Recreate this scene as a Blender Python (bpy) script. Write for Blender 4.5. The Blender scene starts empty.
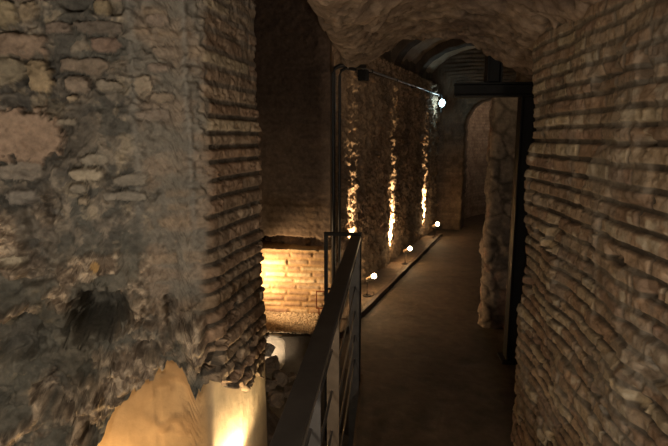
import bpy, bmesh, math, random
import numpy as np
from mathutils import Vector, Matrix
random.seed(7)
scn = bpy.context.scene
COL = scn.collection
F = 510.0
PITCH = math.atan(86 / F)
YAW = math.atan(55 * math.cos(PITCH) / F)
EYE = Vector((0, 0, 1.6))

# ------------------------------------------------------------------ camera
cam_d = bpy.data.cameras.new('camera')
cam = bpy.data.objects.new('camera', cam_d)
COL.objects.link(cam)
cam.location = EYE
cam.rotation_euler = (math.pi / 2 - PITCH, 0, YAW)
cam_d.sensor_fit = 'HORIZONTAL'
cam_d.sensor_width = 36.0
cam_d.lens = F / 668 * 36
cam_d.clip_start = 0.02
scn.camera = cam
scn.view_settings.view_transform = 'Standard'
scn.view_settings.look = 'None'
scn.view_settings.gamma = 1
scn.view_settings.exposure = 0.0
scn.view_settings.use_curve_mapping = False
RM = cam.rotation_euler.to_matrix()


def ray(u, v):
    return RM @ Vector(((u - 334) / F, -(v - 223) / F, -1))


def at_y(u, v, Y):                       # point of a sight line at world depth Y
    d = ray(u, v)
    return EYE + d * (Y / d.y)


def at_z(u, v, z=0.0):
    d = ray(u, v)
    return EYE + d * ((z - EYE.z) / d.z)


def on_line(u, v, a, b):                 # sight line against the vertical plane through plan points a, b
    d = ray(u, v)
    nx, ny = -(b[1] - a[1]), (b[0] - a[0])
    t = (nx * a[0] + ny * a[1]) / (nx * d.x + ny * d.y)
    p = EYE + d * t
    L = math.hypot(b[0] - a[0], b[1] - a[1])
    s = ((p.x - a[0]) * (b[0] - a[0]) + (p.y - a[1]) * (b[1] - a[1])) / L
    return s, p.z


# ------------------------------------------------------------------ noise
def _h(ix, iy, iz, seed):
    M = np.uint32
    h = (ix.astype(np.int64) * 374761393 + iy.astype(np.int64) * 668265263 + iz.astype(np.int64) * 2147483647 + seed * 974634777) & 0xffffffff
    h = h.astype(np.uint64)
    h = ((h ^ (h >> np.uint64(13))) * np.uint64(1274126177)) & np.uint64(0xffffffff)
    h = ((h ^ (h >> np.uint64(16))) * np.uint64(2246822519)) & np.uint64(0xffffffff)
    h = h ^ (h >> np.uint64(15))
    return (h & np.uint64(0xffffff)).astype(np.float64) / float(0xffffff)


def vn(x, y, z=0.0, seed=0):
    x = np.asarray(x, float); y = np.asarray(y, float); z = np.zeros_like(x) + z
    ix, iy, iz = np.floor(x), np.floor(y), np.floor(z)
    fx, fy, fz = x - ix, y - iy, z - iz
    fx, fy, fz = [f * f * f * (f * (f * 6 - 15) + 10) for f in (fx, fy, fz)]
    r = 0
    for a in (0, 1):
        wa = fx if a else 1 - fx
        for b in (0, 1):
            wb = fy if b else 1 - fy
            for c in (0, 1):
                wc = fz if c else 1 - fz
                r = r + wa * wb * wc * _h(ix + a, iy + b, iz + c, seed)
    return r


def fbm(x, y, z=0.0, o=4, seed=0, g=0.5):
    a, s, r = 1.0, 0.0, 0
    f = 1.0
    for i in range(o):
        r = r + a * vn(x * f, y * f, np.asarray(z) * f, seed + i * 17); s += a
        a *= g; f *= 2.03
    return r / s


def worley(x, y, seed=0, jit=0.9):
    ix, iy = np.floor(x), np.floor(y)
    f1 = np.full(x.shape, 9.0); f2 = np.full(x.shape, 9.0); idv = np.zeros(x.shape)
    z = np.zeros_like(ix)
    for a in (-1, 0, 1):
        for b in (-1, 0, 1):
            cx, cy = ix + a, iy + b
            px = cx + .5 + (_h(cx, cy, z, seed) - .5) * jit
            py = cy + .5 + (_h(cx, cy, z, seed + 5) - .5) * jit
            d = np.hypot(x - px, y - py)
            i = _h(cx, cy, z, seed + 9)
            closer = d < f1
            f2 = np.where(closer, f1, np.minimum(f2, d))
            idv = np.where(closer, i, idv)
            f1 = np.where(closer, d, f1)
    return f1, f2, idv


def facet(x, y, seed=0, tilt=1.2):
    """broken rock: every cell is a tilted flat facet"""
    ix, iy = np.floor(x), np.floor(y)
    f1 = np.full(x.shape, 9.0); h = np.zeros(x.shape)
    z = np.zeros_like(ix)
    for a in (-1, 0, 1):
        for b in (-1, 0, 1):
            cx, cy = ix + a, iy + b
            dx = x - (cx + .5 + (_h(cx, cy, z, seed) - .5) * .95)
            dy = y - (cy + .5 + (_h(cx, cy, z, seed + 5) - .5) * .95)
            d = np.abs(dx) + np.abs(dy) * 1.1
            hh = (_h(cx, cy, z, seed + 9) - .5) + tilt * (dx * (_h(cx, cy, z, seed + 11) - .5) + dy * (_h(cx, cy, z, seed + 13) - .5))
            closer = d < f1
            h = np.where(closer, hh, h); f1 = np.where(closer, d, f1)
    return h


def ss(a, b, x):
    t = np.clip((x - a) / (b - a), 0, 1)
    return t * t * (3 - 2 * t)


def mix(a, b, t):
    a = np.asarray(a, float); b = np.asarray(b, float)
    t = np.asarray(t)[..., None]
    return a * (1 - t) + b * t


def bricks(S, Z, rowh=.056, lmin=.1, lmax=.24, joint=.014, edge=.012, seed=0, warp=.012, wf=2.5):
    """profile (0 mortar .. 1 brick face), brick id, second id"""
    Z2 = Z + warp * (fbm(S * wf, Z * wf, 3.1, 3, seed) - .5) * 2
    S2 = S + warp * (fbm(S * wf * 3, Z * wf * 3, 7.7, 2, seed + 3) - .5) * 2
    rng = np.random.RandomState(seed)
    zmin, zmax = Z2.min() - .1, Z2.max() + .1
    e = [zmin]
    while e[-1] < zmax:
        e.append(e[-1] + rowh * rng.uniform(.86, 1.14))
    e = np.array(e)
    row = np.clip(np.searchsorted(e, Z2) - 1, 0, len(e) - 2)
    dz = np.minimum(Z2 - e[row], e[row + 1] - Z2)
    ds = np.zeros_like(dz); idb = np.zeros_like(dz); id2 = np.zeros_like(dz)
    s0, s1 = S2.min() - .3, S2.max() + .3
    for r in range(len(e) - 1):
        m = row == r
        c = [s0 - rng.uniform(0, lmax)]
        while c[-1] < s1:
            c.append(c[-1] + rng.uniform(lmin, lmax))
        c = np.array(c)
        v1 = rng.uniform(0, 1, len(c)); v2 = rng.uniform(0, 1, len(c))
        if not m.any():
            continue
        k = np.clip(np.searchsorted(c, S2[m]) - 1, 0, len(c) - 2)
        ds[m] = np.minimum(S2[m] - c[k], c[k + 1] - S2[m])
        idb[m] = v1[k]; id2[m] = v2[k]
    ez = np.clip((dz - joint / 2) / edge, -1, 1); es = np.clip((ds - joint * .32) / edge, -1, 1)
    prof = ss(0, 1, ez) * ss(0, 1, es)
    return prof, idb, id2


# ------------------------------------------------------------------ materials
def mat(name, col=(.3, .3, .3), rough=.85, metal=0.0, attr=False, bump=0.0, bscale=120.0, var=0.0, vscale=8.0, spec=.3, emit=None, estr=0.0):
    m = bpy.data.materials.new(name)
    m.use_nodes = True
    nt = m.node_tree; b = nt.nodes['Principled BSDF']
    b.inputs['Base Color'].default_value = (*col, 1)
    b.inputs['Roughness'].default_value = rough
    b.inputs['Metallic'].default_value = metal
    b.inputs['Specular IOR Level'].default_value = spec
    tc = nt.nodes.new('ShaderNodeTexCoord')
    src = None
    if attr:
        a = nt.nodes.new('ShaderNodeAttribute'); a.attribute_name = 'Col'
        src = a.outputs['Color']
    if var > 0:
        n = nt.nodes.new('ShaderNodeTexNoise'); n.inputs['Scale'].default_value = vscale
        n.inputs['Detail'].default_value = 8; n.inputs['Roughness'].default_value = .65
        nt.links.new(tc.outputs['Object'], n.inputs['Vector'])
        mr = nt.nodes.new('ShaderNodeMapRange')
        mr.inputs['From Min'].default_value = .3; mr.inputs['From Max'].default_value = .7
        mr.inputs['To Min'].default_value = 1 - var; mr.inputs['To Max'].default_value = 1 + var
        nt.links.new(n.outputs['Fac'], mr.inputs['Value'])
        mx = nt.nodes.new('ShaderNodeMix'); mx.data_type = 'RGBA'; mx.blend_type = 'MULTIPLY'
        mx.inputs[0].default_value = 1
        if src: nt.links.new(src, mx.inputs[6])
        else: mx.inputs[6].default_value = (*col, 1)
        nt.links.new(mr.outputs['Result'], mx.inputs[7])
        src = mx.outputs[2]
    if src: nt.links.new(src, b.inputs['Base Color'])
    if bump > 0:
        n2 = nt.nodes.new('ShaderNodeTexNoise'); n2.inputs['Scale'].default_value = bscale
        n2.inputs['Detail'].default_value = 6; n2.inputs['Roughness'].default_value = .7
        nt.links.new(tc.outputs['Object'], n2.inputs['Vector'])
        bp = nt.nodes.new('ShaderNodeBump'); bp.inputs['Strength'].default_value = bump
        bp.inputs['Distance'].default_value = .01
        nt.links.new(n2.outputs['Fac'], bp.inputs['Height'])
        nt.links.new(bp.outputs['Normal'], b.inputs['Normal'])
    if emit:
        b.inputs['Emission Color'].default_value = (*emit, 1)
        b.inputs['Emission Strength'].default_value = estr
    return m


M_MASON = mat('masonry', attr=True, rough=.88, bump=.5, bscale=90, var=.28, vscale=38, spec=.25)
M_PLAST = mat('render_coat', attr=True, rough=.85, bump=.25, bscale=60, var=.15, vscale=9, spec=.25)
M_FLOOR = mat('trodden_floor', attr=True, rough=.7, bump=.35, bscale=70, var=.25, vscale=16, spec=.35)
M_STEEL = mat('dark_painted_steel', (.085, .08, .076), rough=.45, metal=.3, bump=.06, bscale=40, var=.3, vscale=9, spec=.5)
M_POST = mat('lit_steel_post', (.16, .125, .09), rough=.5, metal=.35, bump=.08, bscale=60, var=.25, vscale=12)  # lighter brown copy of the steel, for the lit look of the middle post
M_BLACK = mat('black_steel', (.012, .012, .012), rough=.6, metal=.2, bump=.05, var=.3)
M_EDGE = mat('pale_glint_steel', (.45, .42, .38), rough=.35, metal=.8, var=.2)
M_PIPE = mat('dark_conduit', (.03, .03, .032), rough=.45, metal=.3, var=.2)
M_GALV = mat('galvanised_conduit', (.32, .32, .33), rough=.4, metal=.6, var=.2)
M_RUST = mat('rusty_iron', (.20, .06, .025), rough=.8, var=.4, vscale=30, bump=.3)
M_STONE = mat('pale_stone', attr=True, rough=.85, bump=.4, bscale=60, var=.25, vscale=20)
M_CABLE = mat('black_rubber', (.02, .02, .02), rough=.5)
M_GRAVEL = mat('gravel', attr=True, rough=.85, var=.2, bump=.2)
M_WARM = mat('warm_lens', (.9, .8, .6), rough=.3, emit=(1, .74, .42), estr=38)
M_COLD = mat('cold_lens', (.8, .9, .9), rough=.3, emit=(.68, .96, 1.0), estr=38)


# ------------------------------------------------------------------ object helpers
def tag(o, label=None, cat=None, group=None, kind=None):
    if label: o['label'] = label
    if cat: o['category'] = cat
    if group: o['group'] = group
    if kind: o['kind'] = kind
    return o


def thing(name, loc, label, cat, group=None, rz=0.0):
    o = bpy.data.objects.new(name, None); COL.objects.link(o)
    o.location = loc; o.rotation_euler = (0, 0, rz); o.empty_display_size = .05
    return tag(o, label, cat, group)


def link(name, me, m, parent=None, world=True):
    o = bpy.data.objects.new(name, me); COL.objects.link(o)
    if m: me.materials.append(m)
    if parent:
        o.parent = parent
        if world:      # geometry given in world space: cancel the parent's placement
            o.matrix_parent_inverse = (Matrix.Translation(parent.location) @ parent.rotation_euler.to_matrix().to_4x4()).inverted()
    return o


def npmesh(name, V, Fq, cols=None, caps=(), smooth=True):
    me = bpy.data.meshes.new(name)
    nv, nq = len(V), len(Fq)
    capl = [list(c) for c in caps]
    me.vertices.add(nv)
    me.vertices.foreach_set('co', np.asarray(V, np.float32).ravel())
    loops = np.asarray(Fq, np.int32).ravel().tolist()
    starts = list(range(0, nq * 4, 4))
    for c in capl:
        starts.append(len(loops)); loops += c
    me.loops.add(len(loops)); me.loops.foreach_set('vertex_index', loops)
    me.polygons.add(len(starts)); me.polygons.foreach_set('loop_start', starts)
    me.update(calc_edges=True)
    me.validate()
    if cols is not None:
        ca = me.color_attributes.new('Col', 'FLOAT_COLOR', 'POINT')
        c4 = np.ones((nv, 4), np.float32); c4[:, :3] = cols
        ca.data.foreach_set('color', c4.ravel())
    if smooth: me.polygons.foreach_set('use_smooth', [True] * len(me.polygons))
    return me


def grid_solid(name, B, N, H, C, thick, flip=False, full=False, closed=False):
    """displaced grid B + N*H with a back side thick behind it"""
    n, m = H.shape
    Pf = B + N * H[..., None]
    V = [Pf.reshape(-1, 3)]; Cc = [C.reshape(-1, 3)]
    idx = np.arange(n * m).reshape(n, m)

    def quads(ix):
        a, b, c, d = ix[:-1, :-1], ix[1:, :-1], ix[1:, 1:], ix[:-1, 1:]
        return np.stack([a, b, c, d], -1).reshape(-1, 4)
    if closed:
        idx = np.concatenate([idx, idx[:1]], 0)
    Fs = [quads(idx)]
    base = n * m
    caps = []
    if thick:
        if full:
            Pb = B - N * thick
            V.append(Pb.reshape(-1, 3)); Cc.append(C.reshape(-1, 3))
            ib = np.arange(n * m).reshape(n, m) + base
        else:
            Pb = np.stack([B[:, 0] - N[:, 0] * thick, B[:, -1] - N[:, -1] * thick], 1)
            V.append(Pb.reshape(-1, 3)); Cc.append(np.stack([C[:, 0], C[:, -1]], 1).reshape(-1, 3))
            ib = np.arange(n * 2).reshape(n, 2) + base
        if closed: ib = np.concatenate([ib, ib[:1]], 0)
        Fs.append(quads(ib)[:, ::-1])
        Fs.append(quads(np.stack([ib[:, 0], idx[:, 0]], 1)))
        Fs.append(quads(np.stack([idx[:, -1], ib[:, -1]], 1)))
        if not closed:
            if full:
                Fs.append(quads(np.stack([ib[0], idx[0]], 0)))
                Fs.append(quads(np.stack([idx[-1], ib[-1]], 0)))
            else:
                caps.append(list(idx[0][::-1]) + [ib[0, 0], ib[0, 1]])
                caps.append(list(idx[-1]) + [ib[-1, 1], ib[-1, 0]])
    elif closed:
        caps.append(list(idx[:-1, 0])); caps.append(list(idx[:-1, -1][::-1]))
    Fq = np.concatenate(Fs)
    if flip:
        Fq = Fq[:, ::-1]; caps = [c[::-1] for c in caps]
    return npmesh(name, np.concatenate(V), Fq, np.concatenate(Cc), caps)


def path(pts, r, fine, coarse=None, cond=None, closed=False):
    """plan polyline with rounded corners -> samples P (n,2), normals (left of travel), arc length"""
    pts = [np.array(p, float) for p in pts]
    dense = []
    n = len(pts)
    rng = range(n) if closed else range(1, n - 1)
    segs = []
    if not closed: segs.append(pts[0])
    for i in rng:
        a, b, c = pts[i - 1], pts[i], pts[(i + 1) % n]
        rr = min(r, np.linalg.norm(a - b) * .48, np.linalg.norm(c - b) * .48)
        p = b + (a - b) / np.linalg.norm(a - b) * rr
        q = b + (c - b) / np.linalg.norm(c - b) * rr
        for t in np.linspace(0, 1, 13):
            segs.append((1 - t) ** 2 * p + 2 * t * (1 - t) * b + t * t * q)
    if not closed: segs.append(pts[-1])
    else: segs.append(segs[0])
    segs = np.array(segs)
    L = np.concatenate([[0], np.cumsum(np.linalg.norm(np.diff(segs, axis=0), axis=1))])
    s = 0.0; S = []
    while s < L[-1] - 1e-6:
        S.append(s)
        p = (np.interp(s, L, segs[:, 0]), np.interp(s, L, segs[:, 1]))
        s += fine if (cond is None or cond(p)) else coarse
    if not closed: S.append(L[-1])
    S = np.array(S)
    P = np.stack([np.interp(S, L, segs[:, 0]), np.interp(S, L, segs[:, 1])], 1)
    e = .01
    if closed:
        f = lambda q: np.stack([np.interp(q % L[-1], L, segs[:, 0]), np.interp(q % L[-1], L, segs[:, 1])], 1)
    else:
        f = lambda q: np.stack([np.interp(np.clip(q, 0, L[-1]), L, segs[:, 0]), np.interp(np.clip(q, 0, L[-1]), L, segs[:, 1])], 1)
    T = f(S + e) - f(S - e)
    T /= np.linalg.norm(T, axis=1)[:, None]
    return P, np.stack([-T[:, 1], T[:, 0]], 1), S


def ribbon(name, pts, r, z0, z1, dz, fine, disp, m, side=1, coarse=None, cond=None, thick=.3, closed=False, parent=None):
    P, N, S = path(pts, r, fine, coarse, cond, closed)
    nz = int(((z1 if not callable(z1) else 1.3) - (z0 if not callable(z0) else .4)) / dz)
    t = np.linspace(0, 1, nz)
    zb = z0(S) if callable(z0) else np.full(len(S), float(z0))
    zt_ = z1(S) if callable(z1) else np.full(len(S), float(z1))
    Z = zb[:, None] + (zt_ - zb)[:, None] * t[None]
    SS = np.repeat(S[:, None], nz, 1)
    H, C = disp(SS, Z)
    B = np.zeros((len(S), nz, 3)); B[..., 0] = P[:, None, 0]; B[..., 1] = P[:, None, 1]; B[..., 2] = Z
    NN = np.zeros_like(B); NN[..., 0] = N[:, None, 0] * side; NN[..., 1] = N[:, None, 1] * side
    me = grid_solid(name, B, NN, H, C, thick, flip=(side < 0) , closed=closed)
    return link(name, me, m, parent)


def bm_obj(name, bm, m, parent=None, smooth=False, bevel=0.0, world=True):
    me = bpy.data.meshes.new(name)
    bmesh.ops.recalc_face_normals(bm, faces=bm.faces)
    bm.to_mesh(me); bm.free()
    if smooth: me.polygons.foreach_set('use_smooth', [True] * len(me.polygons))
    o = link(name, me, m, parent, world)
    if bevel:
        md = o.modifiers.new('bevel', 'BEVEL'); md.width = bevel; md.segments = 2; md.limit_method = 'ANGLE'
    return o


def box(bm, lo, hi, M=None):
    vs = [bm.verts.new(Vector((x, y, z)) if M is None else M @ Vector((x, y, z))) for x in (lo[0], hi[0]) for y in (lo[1], hi[1]) for z in (lo[2], hi[2])]
    for f in ((0, 1, 3, 2), (4, 6, 7, 5), (0, 4, 5, 1), (2, 3, 7, 6), (0, 2, 6, 4), (1, 5, 7, 3)):
        bm.faces.new([vs[i] for i in f])


def tube(bm, pts, r, seg=10, radii=None):
    pts = [Vector(p) for p in pts]
    rings = []
    up = Vector((0, 0, 1))
    for i, p in enumerate(pts):
        a = pts[max(i - 1, 0)]; b = pts[min(i + 1, len(pts) - 1)]
        t = (b - a).normalized()
        x = t.cross(up)
        if x.length < .05: x = t.cross(Vector((0, 1, 0)))
        x.normalize(); y = x.cross(t).normalized()
        rr = radii[i] if radii else r
        rings.append([bm.verts.new(p + (x * math.cos(2 * math.pi * k / seg) + y * math.sin(2 * math.pi * k / seg)) * rr) for k in range(seg)])
    for a, b in zip(rings, rings[1:]):
        for k in range(seg):
            bm.faces.new((a[k], a[(k + 1) % seg], b[(k + 1) % seg], b[k]))
    bm.faces.new(rings[0][::-1]); bm.faces.new(rings[-1])


def frame_to(p, d):
    """matrix with local z along d at p"""
    return Matrix.Translation(p) @ Vector(d).to_track_quat('Z', 'Y').to_matrix().to_4x4()


# ------------------------------------------------------------------ colours of the fabric (albedo)
B1 = np.array((.37, .285, .20)); B2 = np.array((.31, .215, .145)); B3 = np.array((.47, .39, .27)); B4 = np.array((.22, .15, .11))
MORT = np.array((.20, .175, .145)); GREY = np.array((.165, .165, .148)); DARK = np.array((.075, .072, .066))


def brick_col(idb, id2, prof, S, Z, mort=MORT, seed=0, tint=(1, 1, 1)):
    c = mix(B1, B2, ss(.15, .5, idb))
    c = mix(c, B3 + 0 * c, ss(.72, .9, idb))
    c = mix(c, B4 + 0 * c, ss(.88, 1, id2))
    c = c * (.8 + .4 * id2)[..., None]
    c = mix(mort + 0 * c, c, ss(.1, .7, prof))
    n = fbm(S * 9, Z * 9, 1.3, 4, seed + 40)
    return c * (.7 + .6 * n)[..., None] * np.array(tint)


# ================================================================== RIGHT WALL
RX = .70
def d_right(S, Z):
    # S runs from y=-1.6 forwards
    prof, i1, i2 = bricks(S, Z, .0555, .12, .27, .014, .0045, 11, .016, 2.2)
    er = fbm(S * 3, Z * 3, 5.0, 4, 71)
    deep = ss(1.95, 1.35, Z) * .75 + .25
    n1 = fbm(S * 45, Z * 45, .4, 4, 5); n2 = fbm(S * 14, Z * 14, .9, 4, 6)
    chip = ss(.6, .72, fbm(S * 22, Z * 30, 2.2, 3, 33))
    h = prof * (.005 + .009 * deep) + prof * (i1 - .5) * .008 - chip * prof * .005 * (.4 + deep)
    # patches where the mortar was smeared over the courses
    sm = ss(.56, .66, fbm(S * 4.5, Z * 6, 8.8, 3, 90)) * .8
    sm = np.maximum(sm, ss(1.5, 1.95, Z + (n2 - .5) * .3) * .72)
    h = h * (1 - sm * .6) + sm * (.016 + .012 * n2)
    h += (n1 - .5) * .009 + (n2 - .5) * .012 + (er - .5) * .04
    hole = ss(.68, .74, fbm(S * 6, Z * 9, 4.4, 3, 131))
    h -= hole * .035
    c = brick_col(i1, i2, prof, S, Z, np.array((.09, .075, .058)), 1)
    c = mix(c, np.array((.23, .195, .15)) + 0 * c, sm * .8 * (1 - .6 * prof))
    c = mix(c, np.array((.50, .44, .33)) + 0 * c, ss(.66, .74, fbm(S * 16, Z * 22, 6, 3, 15)) * prof * .7)
    c = mix(c, np.array((.28, .26, .22)) + 0 * c, ss(.55, .62, fbm(S * 7, Z * 7, 16, 4, 25)) * .35)
    return h, c


o = ribbon('wall_right', [(RX + .05, -1.8), (RX, 2.66), (2.5, 2.95)], .07, -.35, 2.75, .0048, .0046, d_right, M_MASON, side=1,
           coarse=.03, cond=lambda p: .95 < p[1] and p[0] < .95, thick=.22)
tag(o, kind='structure')

# ================================================================== LEFT PIER
PA, PB, PC = (-1.62, 1.28), (-.628, 1.70), (-.568, 2.22)
LF = math.hypot(PB[0] - PA[0], PB[1] - PA[1])
LR = math.hypot(PC[0] - PB[0], PC[1] - PB[1])


def fr(u, v):                                # pixel on the front face -> (s, z)
    return on_line(u, v, PA, PB)


def rv(u, v):                                # pixel on the reveal -> (s, z)
    s, z = on_line(u, v, PB, PC)
    return LF + s, z


bound = [(-40, 560), (60, 500), (92, 462), (104, 430), (113, 408), (128, 398), (148, 373), (163, 362), (174, 356), (182, 364), (189, 384), (196, 402)]
bS, bZ = zip(*[fr(*p) for p in bound])
bound2 = [(206, 402), (213, 388), (221, 381), (228, 392), (238, 384), (246, 390), (251, 374), (257, 376), (262, 366)]
b2S, b2Z = zip(*[rv(*p) for p in bound2])
BS = np.array(list(bS) + list(b2S)); BZ = np.array(list(bZ) + list(b2Z))


def zlow(S):
    z = np.interp(S, BS, BZ)
    j = (fbm(S * 40, S * 0 + 2.0, .5, 4, 3) - .5) * .07 + (fbm(S * 11, S * 0 + 4.0, .5, 2, 8) - .5) * .05
    return np.clip(z + j, .2, 1.3)


# countable stones and voids read off the face: (u, v, half width px, half height px, power, height m, colour)
stones = [
    (22, 134, 38, 26, 5, .045, (.38, .285, .215)), (42, 78, 14, 20, 2.4, .04, (.36, .29, .19)), (10, 72, 16, 15, 2.6, .03, (.26, .23, .17)),
    (25, 45, 26, 13, 2.5, .025, (.28, .215, .165)), (8, 12, 12, 13, 3, .03, (.30, .255, .17)), (28, 14, 10, 13, 2.5, .028, (.29, .24, .17)),
    (104, 8, 8, 7, 3, .03, (.36, .30, .20)), (104, 45, 13, 7, 3, .02, (.27, .20, .16)), (90, 66, 36, 7, 4, .022, (.26, .215, .17)),
    (76, 85, 12, 8, 3, .03, (.30, .25, .20)), (72, 99, 8, 5, 3, .035, (.42, .35, .25)), (110, 86, 12, 6, 3, .03, (.30, .27, .22)),
    (70, 122, 10, 4, 4, .025, (.28, .25, .2)), (86, 175, 17, 6, 3.5, .045, (.46, .41, .32)), (95, 160, 12, 5, 2.5, .03, (.36, .33, .27)),
    (78, 188, 11, 6, 3, .03, (.25, .23, .19)), (84, 201, 6, 4, 4, .03, (.34, .29, .22)), (56, 213, 8, 3, 4, .02, (.26, .25, .22)),
    (145, 85, 8, 10, 2.5, .022, (.36, .31, .24)), (17, 257, 11, 4, 3, .03, (.40, .36, .28)), (96, 266, 4, 5, 2.5, .02, (.52, .34, .14)),
    (158, 20, 12, 5, 3, .015, (.29, .24, .2)), (165, 52, 14, 5, 3, .015, (.30, .25, .2)), (160, 68, 13, 5, 3, .015, (.29, .24, .2)),
    (164, 97, 14, 5, 3, .018, (.31, .26, .2)), (154, 115, 16, 5, 3, .015, (.28, .24, .2)), (130, 180, 18, 6, 3, .02, (.27, .25, .21)),
    (125, 196, 22, 5, 3, .02, (.29, .27, .23)), (60, 28, 16, 6, 4, .02, (.22, .18, .15)), (100, 28, 26, 6, 4, .022, (.19, .165, .14)),
    (20, 172, 20, 8, 2.6, .02, (.27, .245, .21)), (24, 196, 16, 8, 2.6, .02, (.24, .225, .2)),
]
voids = [(98, 314, 34, 22, 2.2, .26), (40, 236, 16, 44, 2.0, .04), (56, 395, 26, 22, 2.0, .10), (14, 340, 26, 30, 2, .08), (92, 432, 9, 12, 2, .10), (132, 402, 7, 5, 2, .08), (40, 275, 20, 9, 2, .06), (150, 345, 14, 9, 2, .07), (184, 392, 6, 12, 2, .05), (213, 362, 6, 16, 2.5, .16), (233, 364, 9, 9, 2.5, .16), (247, 352, 6, 8, 2.5, .14), (226, 326, 10, 3, 2, .10), (74, 6, 10, 5, 2.5, .035), (118, 10, 9, 8, 2.5, .035), (52, 205, 10, 18, 2, .05),
         (170, 300, 8, 9, 2, .05), (150, 318, 10, 8, 2, .05), (172, 316, 6, 16, 2, .04)]


# bands of crumbling brown mortar in the lower half: (u, v, long half px, short half px, tilt)
crumbs = [(22, 262, 40, 12, 25), (12, 232, 18, 12, 60), (90, 268, 36, 13, -10), (168, 292, 50, 34, -55), (120, 372, 78, 20, -32), (92, 415, 34, 14, -50),
          (14, 312, 20, 8, -10), (200, 340, 30, 16, -70), (45, 205, 12, 22, 0), (60, 300, 16, 10, 60), (38, 400, 10, 26, 20), (12, 436, 26, 8, -30), (176, 250, 26, 16, -20)]


def zone(S, Z, lst, noise, soft=.35):
    q = np.zeros_like(S)
    for (u, v, a, b, ang) in lst:
        s0, z0 = fr(u, v); s1, _ = fr(u + 8, v); _, z1 = fr(u, v - 8)
        dx = (S - s0) / (s1 - s0) * 8; dy = -(Z - z0) / (z1 - z0) * 8
        c_, s_ = math.cos(math.radians(ang)), math.sin(math.radians(ang))
        d = np.hypot((dx * c_ + dy * s_) / a, (-dx * s_ + dy * c_) / b) + noise
        q = np.maximum(q, ss(1 + soft, 1 - soft, d))
    return q


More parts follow.
